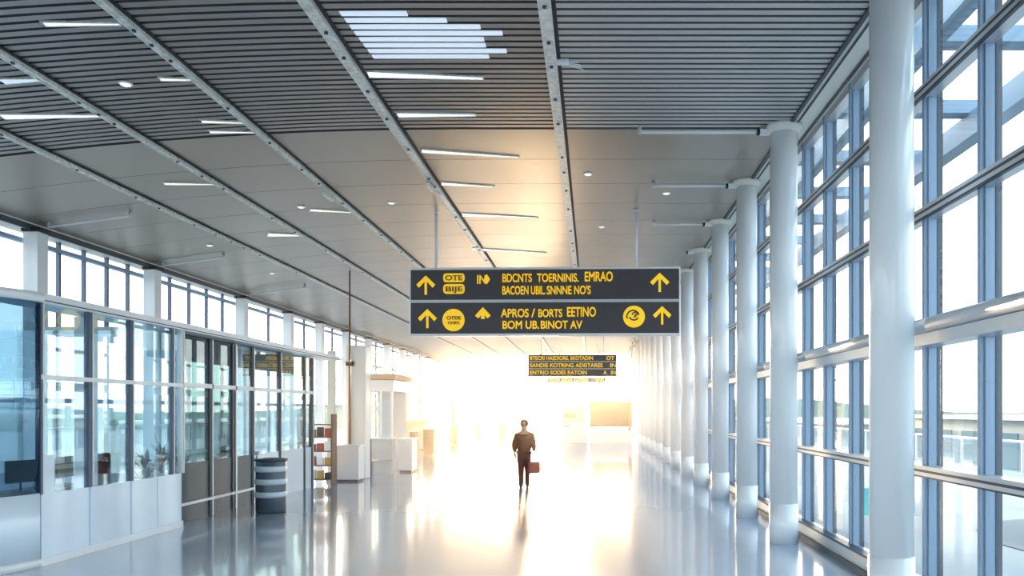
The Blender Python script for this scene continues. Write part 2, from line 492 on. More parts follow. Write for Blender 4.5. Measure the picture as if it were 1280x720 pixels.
def make_main_sign():
    # local frame: origin at the middle of the sign, x right, z up; 1 px of the photo is 17 mm
    u = .0171
    t = tag(empty('hanging_sign', (-1.02, 17.1, 4.33), -.03), 'large hanging sign with two charcoal panels, yellow arrows and lettering', 'sign')
    W, H = 336*u/2, 82*u/2
    box_part('housing', t, M['white'], -W-.03, W+.03, .0, .16, -H-.035, H+.03, bev=.012)
    def P(px, py): return (px-680)*u, (376-py)*u
    for (a, b) in ((336, 373.6), (377.2, 416)):
        z0 = (376-b)*u; z1 = (376-a)*u
        box_part('panel', t, M['charcoal'], -W, W, -.006, .02, z0, z1)
    box_part('divider', t, M['alu'], -W, W, -.012, .01, (376-376.9)*u, (376-373.9)*u)
    for (px, py, s) in ((531, 355, 12), (824, 353, 12), (533, 397, 12), (827, 394, 11.5)):
        arrow(t, *P(px, py), s*u)
    x, z = P(603, 390)
    k = MB().prism([(-.17, -.06), (-.10, -.12), (-.03, -.05), (-.045, -.13), (.045, -.13), (.03, -.05), (.10, -.12), (.17, -.06), (0, .12)], (x, -.006, z), X_, Z_, Yn, .008, M['yellow']); k.build('small_arrow', t)
    # two stacked rounded plates with dark marks
    for (py, hh, st) in ((346, 5.5, 'OTE'), (360, 6.2, 'BIJE')):
        x, z = P(566.5, py); w_, h_ = 13.5*u, hh*u; r = h_*.7
        pts = []
        for (cx, cy, a0) in ((w_-r, h_-r, 0), (-w_+r, h_-r, 90), (-w_+r, -h_+r, 180), (w_-r, -h_+r, 270)):
            for q in range(6):
                a = math.radians(a0+18*q); pts.append((cx+r*math.cos(a), cy+r*math.sin(a)))
        MB().prism(pts, (x, -.006, z), X_, Z_, Yn, .008, M['yellow']).build('pictogram', t)
        text(t, st, x-.19, z-.055, .11, .37, M['charcoal'], -.017)
    # round pictograms
    x, z = P(566, 399); disc(t, x, z, 14*u).build('pictogram', t)
    text(t, 'OTEIE', x-.15, z+.01, .075, .31, M['charcoal'], -.017); text(t, 'CHEC', x-.12, z-.09, .065, .26, M['charcoal'], -.017)
    x, z = P(792, 395.5); disc(t, x, z, 13.6*u).build('pictogram', t)
    k = MB()
    R = .12
    for (a0, a1, rr, cx, cz) in ((20, 200, .13, -.02, .0), (10, 170, .07, .03, .02), (200, 330, .1, .0, .03)):
        pts = [(cx+(rr+.018)*math.cos(math.radians(a0+(a1-a0)*q/10)), cz+(rr+.018)*math.sin(math.radians(a0+(a1-a0)*q/10))) for q in range(11)]
        pts += [(cx+(rr-.014)*math.cos(math.radians(a0+(a1-a0)*q/10)), cz+(rr-.014)*math.sin(math.radians(a0+(a1-a0)*q/10))) for q in range(10, -1, -1)]
        k.prism(pts, (x, -.013, z), X_, Z_, Yn, .004, M['charcoal'])
    k.prism([(-.02, -.03), (.05, .0), (.08, .07), (.02, .05)], (x, -.013, z), X_, Z_, Yn, .004, M['charcoal'])
    k.build('pictogram_mark', t)
    x, z = P(595, 353.5); text(t, 'IN', x, z, 11*u, .19, M['yellow'])
    x, z = P(608, 348); MB().prism([(0, -.11), (.07, 0), (0, .11), (-.07, 0)], (x, -.006, z), X_, Z_, Yn, .008, M['yellow']).build('diamond', t)
    for (s, x0, x1, yb, hh) in (('BDCNTS', 627, 664, 351.5, 10.5), ('TOERNINIS.', 671, 723, 351.5, 10.5), ('EMRAO', 730, 765, 351, 12),
                                ('BACOEN UBIL.', 627, 681, 367, 10.5), ("SNNNE NO'S", 683, 738, 367, 10.5),
                                ('APROS', 626, 661, 395.5, 10.5), ('/', 664, 669, 395.5, 10.5), ('BORTS', 672, 702, 395.5, 10), ('EETINO', 708, 744, 395, 12),
                                ('BOM UB.', 627, 673, 410, 10), ('BINOT AV', 675, 727, 410, 10)):
        x, z = P(x0, yb); text(t, s, x, z, hh*u, (x1-x0)*u, M['yellow'])
    # hanging rods
    for px in (543, 795):
        x, _ = P(px, 0)
        top = HC - 4.33
        MB().cyl((x, .08, H+.02), (x, .08, top), .030, M['white'], n=12).lathe((x, .08, top-.03), [(.06, 0), (.06, .03)], M['white'], 16).build('rod', t)
    return t
make_main_sign()
def far_sign(px0, px1, py0, py1, D, rows, label, blocks):
    u = D/1000; cx = ((px0+px1)/2-740)*u; cz = 2+(513-(py0+py1)/2)*u
    t = tag(empty('hanging_sign', (cx, D, cz)), label, 'sign')
    W = (px1-px0)*u/2; H = (py1-py0)*u/2
    box_part('housing', t, M['charcoal'], -W, W, 0, .14, -H, H, bev=.01)
    rh = 2*H/rows
    for r in range(rows):
        z = H - rh*(r+.5)
        if r: box_part('divider', t, M['alu'], -W, W, -.012, .0, H-rh*r-.015, H-rh*r+.015)
        for (s, x0, x1) in blocks[r]:
            text(t, s, -W+2*W*x0, z-rh*.27, rh*.55, 2*W*(x1-x0), M['yellow'])
    for s_ in (-.7, .7):
        MB().cyl((W*s_, .07, H), (W*s_, .07, ceil_z(cx)-cz), .025, M['white'], n=10).build('rod', t)
    return t
far_sign(660, 771, 443, 470, 36, 3, 'smaller three-row hanging sign with yellow lettering beyond the large one',
         [(('BTECRI HASDIORS. SKOTADIN', .02, .73), ('OT', .88, .97)), (('SANDIS KOTRING ADISTARES', .02, .84), ('IN', .92, .99)), (('ENTRIO SODES RATOIN', .02, .66), ('A', .85, .89), ('IN', .93, .99))])
far_sign(684, 757, 472, 478, 52, 1, 'thin pale sign hanging farthest away under the three-row sign', [(('OSTIN ARDES KATOIRI', .03, .7), ('INS', .85, .97))])

# ------------------------------------------------------------------ glass booth, left
BX = -7.07
def arc(q, r, cx=BX-1, cy=10.25):                      # rounded corner, angle 0 at the long front
    a = math.radians(q); return cx + r*math.cos(a), cy - r*math.sin(a)
def curved(k, r0, r1, z0, z1, m, a0=0, a1=90, n=18):
    b = len(k.v)
    for i in range(n+1):
        a = a0+(a1-a0)*i/n
        for r in (r0, r1):
            for z in (z0, z1): x, y = arc(a, r); k.v.append(Vector((x, y, z)))
    for i in range(n):
        p = b+4*i
        k.face([p, p+4, p+5, p+1], m, True); k.face([p+2, p+3, p+7, p+6], m, True)
        k.face([p+1, p+5, p+7, p+3], m); k.face([p, p+2, p+6, p+4], m)
    return k
t = tag(empty('glass_booth', (0, 0, 0)), 'rounded glass booth with frosted lower panels at the left edge', 'booth')
YB0, YB1 = 10.25, 13.8
k = MB()
for (a, b) in ((10.27, 11.24), (11.28, 12.25), (12.29, 13.0), (13.02, 13.78)):
    k.box(BX-.05, BX, a, b, .10, .92, M['frost'])
k.build('lower_panel', t)
box_part('kick_strip', t, M['white'], BX-.07, BX+.02, YB0, YB1, 0, .10)
k = curved(MB(), .98, 1.02, 0, .10, M['white']); k.build('curved_kick_strip', t)
k = curved(MB(), .96, 1.0, .10, .94, M['frost']); k.build('curved_lower_panel', t)
k = curved(MB(), .985, 1.0, .94, 3.38, M['cornerglass']); k.build('curved_pane', t)
for (a, b) in ((10.28, 11.22), (11.30, 12.23), (12.31, 13.44), (13.5, 13.78)):
    MB().box(BX-.03, BX-.015, a, b, .92, 3.38, M['boothglass']).build('pane', t)
for y, w, m in ((10.26, .015, 'darkalu'), (11.26, .035, 'darkalu'), (12.27, .03, 'darkalu'), (13.47, .028, 'darkalu'), (13.79, .03, 'alu')):
    MB().box(BX-.06, BX+.01, y-w, y+w, .92, 3.38, M['slate' if m == 'darkalu' else m]).box(BX-.02, BX+.02, y+w, y+w+.03, .92, 3.38, M['alu']).build('mullion', t)
box_part('white_upright', t, M['white'], BX-.45, BX-.25, 11.62, 11.85, 0, 3.36)  # plain white upright standing just behind the booth panes
box_part('transom', t, M['white'], BX-.05, BX+.025, YB0, YB1, 2.40, 2.46)
box_part('side_panel', t, M['frost'], BX-.04, BX+.003, 10.28, 10.52, .92, 1.42)
MB().box(BX-4, BX-.03, 13.80, 13.82, .92, 3.38, M['boothglass']).box(BX-4, BX-.03, 13.79, 13.83, 0, .92, M['frost']).build('end_partition', t)
MB().box(BX-4, BX-1, 9.25, 9.27, .0, 3.38, M['cornerglass']).build('front_pane', t)
k = MB(); a = math.radians(38)
MB().lathe((-8.0, 10.15, 0), [(.2, 0), (.2, 3.37)], M['binbody'], 24).build('inner_post', t)

# second shopfront
SX = -7.3
t = tag(empty('shopfront', (0, 0, 0)), 'dark-framed glass shopfront between the booth and the counters', 'shopfront')
ms = [14.0, 15.3, 16.3, 17.2, 18.7, 20.3, 20.85]
for i in range(len(ms)-1):
    a, b = ms[i], ms[i+1]
    MB().box(SX-.02, SX, a, b, 1.05, 3.36, M['darkglass'] if i in (0, 1) else M['boothglass']).build('pane', t)
    m = 'tealdark' if i < 3 else 'frost'
    if i == 4: m = 'bin_ring'
    MB().box(SX-.04, SX+.0, a+.04, b-.04, .0, 1.05, M[m]).build('lower_panel', t)
for y, w in zip(ms, (.03, .06, .09, .05, .05, .05, .06)):
    k = MB().box(SX-.06, SX+.02, y-w, y+w*.3, .0, 3.36, M['darkalu']); k.box(SX-.05, SX+.035, y+w*.3, y+w, 0, 3.36, M['alu'])
    k.build('mullion', t)
box_part('transom', t, M['white'], SX-.05, SX+.035, 14, 20.85, 2.42, 2.50)
box_part('foot_rail', t, M['white'], SX, SX+.05, 13.95, 17.2, .30, .35)
box_part('valance', t, M['tealdark'], SX-.55, SX-.45, 14.1, 20.8, 2.95, 3.36)
box_part('roof_slab', t, M['greypanel'], SX-2.6, SX-.05, 13.95, 20.85, 3.38, 3.46)
box_part('end_panel', t, M['boothglass'], SX-3.5, SX, 20.85, 20.88, .05, 3.36)

# continuous white fascia
k = MB().box(BX-.5, BX+.06, 10.25, 22.2, 3.38, 3.50, M['white'])
k.box(BX+.055, BX+.065, 10.25, 22.2, 3.40, 3.415, M['darkalu'])
curved(k, .5, 1.06, 3.38, 3.50, M['white'])
struct(k.build('trim_3'))

# ------------------------------------------------------------------ booth contents
def office_chair(x, y, rz, label):
    t = tag(empty('swivel_chair', (x, y, 0), rz), label, 'chair', 'black chairs behind the booth glass')
    MB().bevbox(-.27, .27, -.24, .24, .44, .53, M['fabric'], .035).build('seat', t)
    MB().bevbox(-.26, .26, .22, .30, .58, 1.28, M['fabric'], .03).build('backrest', t)
    MB().cyl((0, 0, .08), (0, 0, .44), .03, M['darkalu'], n=12).cyl((0, .24, .48), (0, .27, .7), .02, M['darkalu'], n=8).build('post', t)
    k = MB()
    for q in range(5):
        a = 2*PI*q/5; k.cyl((0, 0, .1), (.28*math.cos(a), .28*math.sin(a), .055), .02, M['darkalu'], n=8)
        k.cyl((.28*math.cos(a)-.02, .28*math.sin(a), .03), (.28*math.cos(a)+.02, .28*math.sin(a), .03), .03, M['black'], n=10)
    k.build('star_base', t)
    for s_ in (-1, 1):
        MB().bevbox(s_*.27-.025, s_*.27+.025, -.15, .15, .68, .71, M['black'], .008).cyl((s_*.27, .05, .48), (s_*.27, .05, .68), .015, M['darkalu'], n=8).build('armrest', t)
office_chair(-8.0, 12.15, 1.8, 'black swivel chair behind the second booth pane')
office_chair(-8.0, 13.25, 1.3, 'black swivel chair behind the last booth pane')
t = tag(empty('office_desk', (-8.75, 12.6, 0)), 'dark desk inside the rounded glass booth', 'desk')
box_part('desk_top', t, M['brown'], -.35, .35, -1.1, 1.1, .72, .76, bev=.008)
for s_ in (-1, 1): box_part('leg', t, M['darkalu'], -.3, .3, s_*1.05-.02, s_*1.05+.02, 0, .72)
def monitor(x, y, z, rz, label):
    t = tag(empty('desk_monitor', (x, y, z), rz), label, 'monitor', 'monitors on the booth desk')
    box_part('screen', t, M['black'], -.26, .26, -.015, .015, .14, .48, bev=.006)
    MB().box(-.1, .1, -.08, .08, 0, .012, M['darkalu']).cyl((0, .02, .01), (0, .02, .2), .015, M['darkalu'], n=8).build('stand', t)
monitor(-8.7, 12.2, .76, 1.3, 'black monitor on the booth desk, nearer one')
monitor(-8.7, 13.2, .76, 1.7, 'black monitor on the booth desk, farther one')
def plant(x, y, h, label, seed, pr=.17):
    r = random.Random(seed)
    t = tag(empty('potted_plant', (x, y, 0)), label, 'plant', 'potted plants behind the glass')
    MB().lathe((0, 0, 0), [(pr*.7, 0), (pr, .32), (pr*.9, .32), (pr*.85, .28)], M['pot'], 20).build('pot', t)
    k = MB()
    for q in range(60):
        a = r.uniform(0, 2*PI); el = r.uniform(.2, 1.3); L = r.uniform(.25, .5)
        z0 = .3 + (h-.6)*r.random()
        d = Vector((math.cos(a)*math.cos(el), math.sin(a)*math.cos(el), math.sin(el)))
        sd = d.cross(Vector((0, 0, 1))).normalized()*.035
        p0 = Vector((0, 0, z0)); p1 = p0+d*L*.5; p2 = p0+d*L+Vector((0, 0, -.1*L))
        n = len(k.v); k.v += [p0, p1-sd, p2, p1+sd, p1+Vector((0, 0, .012))]
        k.face([n, n+1, n+4], M['leaf']); k.face([n+1, n+2, n+4], M['leaf']); k.face([n+2, n+3, n+4], M['leaf']); k.face([n+3, n, n+4], M['leaf'])
    k.cyl((0, 0, .28), (0, 0, h-.3), .018, M['brown'], n=8)
    k.build('foliage', t)
plant(-7.5, 13.45, 1.45, 'leafy green potted plant behind the last booth pane', 1)
plant(-7.9, 14.7, 1.5, 'tall potted plant behind the first shopfront pane', 2)
plant(-8.3, 18.0, 1.5, 'potted plant deep inside the shopfront behind the litter bin', 3)

# litter bin in front of the shopfront
t = tag(empty('litter_bin', (-6.32, 15.75, 0)), 'dark round litter bin with three pale rings by the shopfront', 'litter bin')
MB().lathe((0, 0, 0), [(.27, 0), (.285, .03), (.285, 1.0), (.27, 1.02)], M['binbody'], 36).build('body', t)
for z in (.30, .55, .80):
    MB().lathe((0, 0, 0), [(.286, z), (.30, z+.015), (.30, z+.095), (.286, z+.11)], M['bin_ring'], 36).build('ring', t)
MB().lathe((0, 0, 0), [(.28, 1.0), (.315, 1.01), (.315, 1.05), (.2, 1.06), (.19, 1.03)], M['darkalu'], 36).build('rim', t)
MB().cyl((-.28, 0, 1.04), (-.28, 0, 1.16), .02, M['alu'], n=10).bevbox(-.31, -.21, -.06, .06, 1.12, 1.20, M['alu'], .01).build('ashtray', t)

# ------------------------------------------------------------------ goods rack and counters
t = tag(empty('display_rack', (-7.45, 21.7, 0)), 'open goods rack beyond the shopfront, filled with packs', 'rack')
for s_ in (-1, 1): box_part('side_panel', t, M['brown'], s_*.45-.02, s_*.45+.02, -.2, .2, 0, 1.9)
for z in (.12, .5, .88, 1.26, 1.6): box_part('shelf', t, M['brown'], -.43, .43, -.2, .2, z, z+.03)
rr = random.Random(5); ci = 0
for si, z in enumerate((.15, .53, .91, 1.29)):
    x = -.38
    first = None; cn = ['red', 'black', 'ochre', 'white']; k_ = ['redpack', 'darkpack', 'goldpack', 'white']
    for q in range(4):
        w_ = .16; h_ = (.20, .26, .23, .18)[(q+si) % 4]; c = (q*3+si) % 4
        ob = MB().bevbox(-w_/2, w_/2, -.07, .07, 0, h_, M[k_[c]], .01).build('pack')
        ob.location = (-7.45+x+w_/2, 21.6, z)
        tag(ob, f'{cn[c]} pack on the {["lowest", "second lowest", "middle", "top"][si]} shelf of the goods rack', 'pack', 'packs on the goods rack')
        x += .21
def counter(x0, x1, y0, y1, h, m, label, group='hazy counters in the left distance', top='white'):
    cx, cy = (x0+x1)/2, (y0+y1)/2
    t = tag(empty('service_counter', (cx, cy, 0)), label, 'counter', group)
    a, b = (x1-x0)/2, (y1-y0)/2
    box_part('body', t, M[m], -a, a, -b, b, .06, h-.05, bev=.01)
    box_part('counter_top', t, M[top], -a-.03, a+.03, -b-.03, b+.03, h-.05, h, bev=.01)
    box_part('plinth', t, M['darkalu'], -a+.04, a-.04, -b+.04, b-.04, 0, .06)
    return t
counter(-7.2, -6.53, 22.4, 22.95, 1.03, 'white', 'white counter in front of the wide pale pillar')
t = tag(empty('wide_pillar', (-6.9, 23.6, 0)), 'wide pale pillar with a dark slim pole behind the white counter', 'pillar')
box_part('shaft', t, M['white'], -.30, .30, -.25, .25, 0, 3.9, bev=.03)
MB().cyl((-.15, -.32, 0), (-.15, -.32, ceil_z(-6.9)-.02), .045, M['brown'], r1=.02, n=12).build('slim_pole', t)
box_part('junction_box', t, M['black'], -.25, -.03, -.42, -.27, 3.30, 3.42, bev=.01)
t = tag(empty('slim_pillar', (-7.45, 22.9, 0)), 'slim cream pillar beside the goods rack', 'pillar')
box_part('shaft', t, M['soffit'], -.1, .1, -.1, .1, 0, 3.7, bev=.015)
box_part('base', t, M['alu'], -.13, .13, -.13, .13, 0, .12, bev=.01)
# canopy kiosk
t = tag(empty('service_kiosk', (-6.75, 25.6, 0)), 'glazed service kiosk with a beige canopy in the left distance', 'kiosk')
box_part('front_counter', t, M['greypanel'], -.55, .5, -.6, -.2, .45, 1.10, bev=.01)
box_part('lower_cabinet', t, M['greypanel'], -.52, .47, -.55, -.2, .0, .42)
box_part('counter_top', t, M['white'], -.58, .53, -.65, -.15, 1.10, 1.15, bev=.01)
box_part('divider', t, M['darkalu'], -.22, -.14, -.62, -.6, .0, 1.1)
for x in (-.5, -.2, .1, .45): box_part('post', t, M['white'], x-.03, x+.03, -.45, -.39, 1.15, 2.6)
box_part('glazing', t, M['boothglass'], -.5, .45, -.43, -.41, 1.15, 2.3)
box_part('fascia', t, M['white'], -.6, .55, -.6, 1.6, 2.6, 2.95, bev=.01)
box_part('canopy', t, M['beige'], -.65, .62, -.7, 1.7, 2.97, 3.14, bev=.02)
box_part('back_wall', t, M['greypanel'], -.5, .45, 1.5, 1.55, 0, 2.6)
counter(-6.25, -5.8, 25.8, 26.6, 1.1, 'white', 'white counter right of the beige-canopied kiosk')
counter(-7.75, -7.5, 34, 34.6, 1.15, 'brown', 'narrow brown stand, first right of the kiosk')
counter(-7.6, -7.15, 36, 36.6, 1.2, 'brown', 'brown stand, second right of the kiosk')
counter(-8.45, -8.0, 47.5, 48, 1.1, 'brown', 'brown stand with a tall pole in the far glow')
tag(MB().cyl((-8.22, 47.2, 0), (-8.22, 47.2, 3.3), .09, M['brown'], r1=.03, n=12).lathe((-8.22, 47.2, 0), [(.2, 0), (.2, .03), (.09, .05)], M['brown'], 16).build('tapered_pole'),
    'tapered brown pole rising over the far brown stand', 'pole')
counter(-9.4, -8.4, 40, 40.8, 1.55, 'beige', 'low beige stand behind the second brown stand')
counter(-7.6, -7.35, 52.5, 53, 1.1, 'brown', 'small stand just right of the tapered pole')
counter(-6.4, -5.9, 54.5, 55, 1.2, 'brown', 'last small brown stand left of the walking person')
# far display at the right of the glow
t = tag(empty('display_board', (1.15, 48, 0)), 'wide dark display board on a white base near the end wall', 'display board')
box_part('screen', t, M['screen'], -1.22, 1.18, -.03, .05, 1.1, 2.42, bev=.02)
box_part('bezel', t, M['brown'], -1.28, 1.24, 0, .1, 1.04, 2.48, bev=.02)
box_part('base', t, M['white'], -1.3, 1.25, -.05, .35, 0, 1.0, bev=.02)
box_part('side_post', t, M['brown'], 1.05, 1.15, -.08, -.03, .8, 2.45)
t = tag(empty('vending_machine', (-1.15, 48, 0)), 'pale machine with a small panel left of the display board', 'machine')
box_part('cabinet', t, M['white'], -.9, .9, 0, .7, 0, 2.38, bev=.03)
box_part('panel', t, M['greypanel'], -.6, .75, -.02, .01, 1.25, 2.25, bev=.008)
box_part('label_plate', t, M['screen'], -.5, .15, -.03, -.015, 1.55, 1.85)
box_part('slot', t, M['screen'], -.5, -.2, -.03, -.0, 1.02, 1.10)

# ------------------------------------------------------------------ person
def skin_mesh(name, V, E, R, m, parent, root=0, sub=2):
    me = bpy.data.meshes.new(name); me.from_pydata([tuple(v) for v in V], E, []); me.materials.append(m)
    ob = bpy.data.objects.new(name, me); COL.objects.link(ob)
    if parent: ob.parent = parent
    sk = ob.modifiers.new('skin', 'SKIN'); sk.use_smooth_shade = True
    if not me.skin_vertices:
        bpy.context.view_layer.objects.active = ob
    for i, r in enumerate(R):
        sv = me.skin_vertices[0].data[i]
        sv.radius = r if isinstance(r, tuple) else (r, r)
        sv.use_root = (i == root)
    ss = ob.modifiers.new('sub', 'SUBSURF'); ss.levels = sub; ss.render_levels = sub
    return ob
def make_person():
    t = tag(empty('person', (-1.76, 20.8, 0), .03), 'person in a brown jacket walking away, carrying a red bag', 'person')
    V, E, R, idx = [], [], [], {}
    def add(n, p, r, par=None):
        idx[n] = len(V); V.append(Vector(p)); R.append(r)
        if par: E.append((idx[par], idx[n]))
    add('pelvis', (0, 0, .93), (.165, .125))
    add('waist', (0, .0, 1.08), (.160, .12), 'pelvis'); add('chest', (0, 0, 1.26), (.195, .13), 'waist')
    add('neckb', (0, 0, 1.41), (.095, .08), 'chest'); add('neck', (0, .01, 1.49), .056, 'neckb')
    add('head1', (0, .02, 1.575), (.085, .095), 'neck'); add('head2', (0, .02, 1.66), (.092, .108), 'head1'); add('head3', (0, .015, 1.725), (.055, .065), 'head2')
    for s_, n in ((-1, 'L'), (1, 'R')):
        add('sh'+n, (s_*.185, 0, 1.36), .078, 'neckb')
        add('el'+n, (s_*.255, -.03, 1.12), .056, 'sh'+n)
        add('wr'+n, (s_*.250, .05*(-s_), .87), .033, 'el'+n)
        add('pa'+n, (s_*.232, .06*(-s_), .80), (.022, .036), 'wr'+n)
        for q, (dy, L, r) in enumerate(((-.03, .070, .0085), (-.010, .080, .009), (.010, .075, .0088), (.028, .058, .0078))):
            y0 = .06*(-s_)
            add(f'k{n}{q}', (s_*.232, y0+dy, .765), r+.002, 'pa'+n)
            add(f'm{n}{q}', (s_*.228, y0+dy*1.1, .765-L*.5), r, f'k{n}{q}')
            add(f't{n}{q}', (s_*.212, y0+dy*1.1, .765-L*.9), r*.85, f'm{n}{q}')
        add('th1'+n, (s_*.222, .06*(-s_)+.042, .79), .011, 'pa'+n)
        add('th2'+n, (s_*.212, .06*(-s_)+.058, .755), .009, 'th1'+n)
        add('hip'+n, (s_*.090, 0, .86), .105, 'pelvis')
        fy = -.08 if s_ < 0 else .10
        add('kn'+n, (s_*.080, fy*.7+.03, .49), .068, 'hip'+n)
        zz = .09 if s_ < 0 else .10
        add('an'+n, (s_*.078, fy-.02, zz), .045, 'kn'+n)
        add('ft'+n, (s_*.085, fy+.12, .045), (.038, .03), 'an'+n)
    skin_mesh('body', V, E, R, M['skin'], t)
    def sub(names, edges, scale, mname, name, over=None):
        ii = {n: i for i, n in enumerate(names)}
        vv = [V[idx[n]] for n in names]; 
        if over:
            for n, p in over.items(): vv[ii[n]] = Vector(p)
        rr_ = []
        for n in names:
            r = R[idx[n]]; r = r if isinstance(r, tuple) else (r, r)
            rr_.append((r[0]+scale, r[1]+scale))
        return skin_mesh(name, vv, [(ii[a], ii[b]) for a, b in edges], rr_, M[mname], t)
    j = sub(['pelvis', 'waist', 'chest', 'neckb', 'shL', 'elL', 'wrL', 'shR', 'elR', 'wrR'],
            [('pelvis', 'waist'), ('waist', 'chest'), ('chest', 'neckb'), ('neckb', 'shL'), ('shL', 'elL'), ('elL', 'wrL'), ('neckb', 'shR'), ('shR', 'elR'), ('elR', 'wrR')],
            .034, 'jacket', 'jacket', {'wrL': (-.25, .035, .93), 'wrR': (.25, -.035, .93), 'pelvis': (0, 0, .72), 'neckb': (0, 0, 1.40), 'shL': (-.165, 0, 1.335), 'shR': (.165, 0, 1.335)})
    sub(['pelvis', 'hipL', 'knL', 'anL', 'hipR', 'knR', 'anR'],
        [('pelvis', 'hipL'), ('hipL', 'knL'), ('knL', 'anL'), ('pelvis', 'hipR'), ('hipR', 'knR'), ('knR', 'anR')],
        .020, 'trousers', 'trousers', {'anL': (-.078, -.09, .0), 'anR': (.078, .07, .01)})
    # hair: cap over the back and top of the head
    bm = bmesh.new(); bmesh.ops.create_uvsphere(bm, u_segments=28, v_segments=18, radius=1)
    for v in bm.verts:
        c = v.co.copy(); f = 1 + .05*math.sin(9*c.x+4*c.z)*math.cos(7*c.y)
        v.co = Vector((c.x*.102*f, .002 + c.y*.118*f, 1.665 + c.z*.10*f))
    bmesh.ops.delete(bm, geom=[v for v in bm.verts if v.co.z < 1.54 or (v.co.y > .07 and v.co.z < 1.69)], context='VERTS')
    h = MB().bm(bm, M['hair'], True).build('hair', t)
    so = h.modifiers.new('thick', 'SOLIDIFY'); so.thickness = .02
    # face (looks away from the viewer)
    MB().cyl((0, .105, 1.635), (0, .128, 1.612), .012, M['skin'], r1=.017, n=10).build('nose', t)
    k = MB()
    for s_ in (-1, 1): k.cyl((s_*.032, .095, 1.648), (s_*.032, .106, 1.648), .011, M['black'], n=10)
    k.build('eyes', t)
    MB().bevbox(-.026, .026, .095, .107, 1.578, 1.588, M['redpack'], .003).build('mouth', t)
    for s_ in (-1, 1):
        bm = bmesh.new(); bmesh.ops.create_uvsphere(bm, u_segments=12, v_segments=8, radius=1)
        for v in bm.verts: v.co = Vector((s_*.088 + v.co.x*.012, .015+v.co.y*.02, 1.635+v.co.z*.032))
        MB().bm(bm, M['skin'], True).build('ear', t)
    for s_, fy in ((-1, -.08), (1, .10)):
        bm = bmesh.new(); bmesh.ops.create_uvsphere(bm, u_segments=20, v_segments=12, radius=1)
        for v in bm.verts:
            c = v.co; z = max(-.6, c.z)
            v.co = Vector((s_*.083 + c.x*.048, fy+.045 + c.y*.145, .042 + z*.068*(1-.25*c.y)))
        MB().bm(bm, M['shoe'], True).build('shoe', t)
    return t
make_person()
t = tag(empty('handbag', (-1.50, 20.70, 0)), 'dark red bag held in the walking person right hand', 'bag')
MB().bevbox(-.16, .17, -.07, .07, .36, .69, M['bag'], .055).build('body', t)
k = MB()
for y in (-.03, .03):
    pts = [(-.06, .66), (-.05, .72), (-.02, .755), (.03, .755), (.06, .72), (.07, .66)]
    for a, b in zip(pts, pts[1:]): k.cyl((a[0]-.03, y, a[1]), (b[0]-.03, y, b[1]), .009, M['shoe'], n=8)
k.build('handle', t)
MB().bevbox(-.08, .10, -.085, -.065, .42, .52, M['bag'], .006).build('pocket', t)

# ------------------------------------------------------------------ outside
# canopy steelwork outside the right windows
t = tag(empty('steel_canopy', (0, 0, 0)), 'blue-grey steel canopy frame outside the upper right windows', 'canopy')
def hbeam(x, z, w, h, name='beam'): box_part(name, t, M['steel'], x, x+w, -4, 40, z, z+h)
hbeam(4.45, 6.9, .25, .5); hbeam(6.55, 6.75, .30, .42)
for q in range(14):
    y = .4+2.7*q
    box_part('cross_beam', t, M['steel'], 3.6, 7.0, y, y+.30, 7.17, 7.4)
for q in range(8):
    y = .6+5.4*q
    box_part('brace', t, M['steel'], 6.62, 6.78, y, y+.16, -.3, 6.8)
struct(MB().box(XR+.1, 15, -8, 62, -.45, -.15, M['terrace']).build('terrace'))
t = tag(empty('terrace_railing', (14.5, 0, 0)), 'pale glass railing along the terrace edge outside', 'railing')
box_part('top_rail', t, M['alu'], -.04, .04, -4, 60, .92, .98)
box_part('glazing', t, M['boothglass'], -.01, .01, -4, 60, -.1, .9)
for q in range(30): box_part('post', t, M['alu'], -.04, .04, -3.9+2.2*q, -3.84+2.2*q, -.15, .92)
k = MB(); n = 24
c0 = Vector((9.0, 12.8, -.145))
k.prism([(1.9*math.cos(2*PI*i/n)*(1 if math.cos(2*PI*i/n) > 0 else 1.3), 3.0*math.sin(2*PI*i/n)) for i in range(n)], c0, X_, Vector((0, 1, 0)), Z_, .01, M['stonepath'])
struct(k.build('path'))
struct(MB().box(-400, 400, -100, 900, -6.2, -6.0, M['apron']).build('ground'))
def terminal(x0, x1, y0, y1, z1, label, nx, ny):
    t = tag(empty('terminal_building', ((x0+x1)/2, y0, -6)), label, 'building', 'buildings across the apron')
    a = (x1-x0)/2; H = z1+6; L = y1-y0
    box_part('wall', t, M['build'], -a, a, 0, L, 0, H)
    box_part('roof', t, M['white'], -a-.4, a+.4, -.4, L+.4, H, H+.25)
    for i in range(nx):
        for r in range(2):
            x = -a + 2*a*(i+.5)/nx; w_ = 2*a/nx*.33; z0 = H*(.14+.45*r)
            o = box_part('window', t, M['buildglass'], x-w_, x+w_, -.06, 0, z0, z0+H*.30)
    for i in range(ny):
        for r in range(2):
            y = L*(i+.5)/ny; w_ = L/ny*.33; z0 = H*(.14+.45*r)
            box_part('window', t, M['buildglass'], -a-.06, -a, y-w_, y+w_, z0, z0+H*.30)
terminal(26, 60, 48, 66, 1.4, 'pale low terminal building seen through the lower right panes', 10, 4)
terminal(22, 34, 75, 120, .7, 'farther pale terminal wing beyond the first one', 4, 9)
t = tag(empty('air_bridge', (20, 26, 0)), 'glazed boarding bridge on legs outside the right windows', 'boarding bridge')
box_part('tunnel', t, M['build'], -1.6, 9, -1.2, 1.2, -2.6, -.1, bev=.1)
for q in range(6): box_part('window', t, M['buildglass'], -1.2+1.7*q, .0+1.7*q, -1.25, -1.18, -1.8, -.6)
for x in (0, 8): box_part('leg', t, M['steel'], x-.2, x+.2, -.2, .2, -6, -2.6)
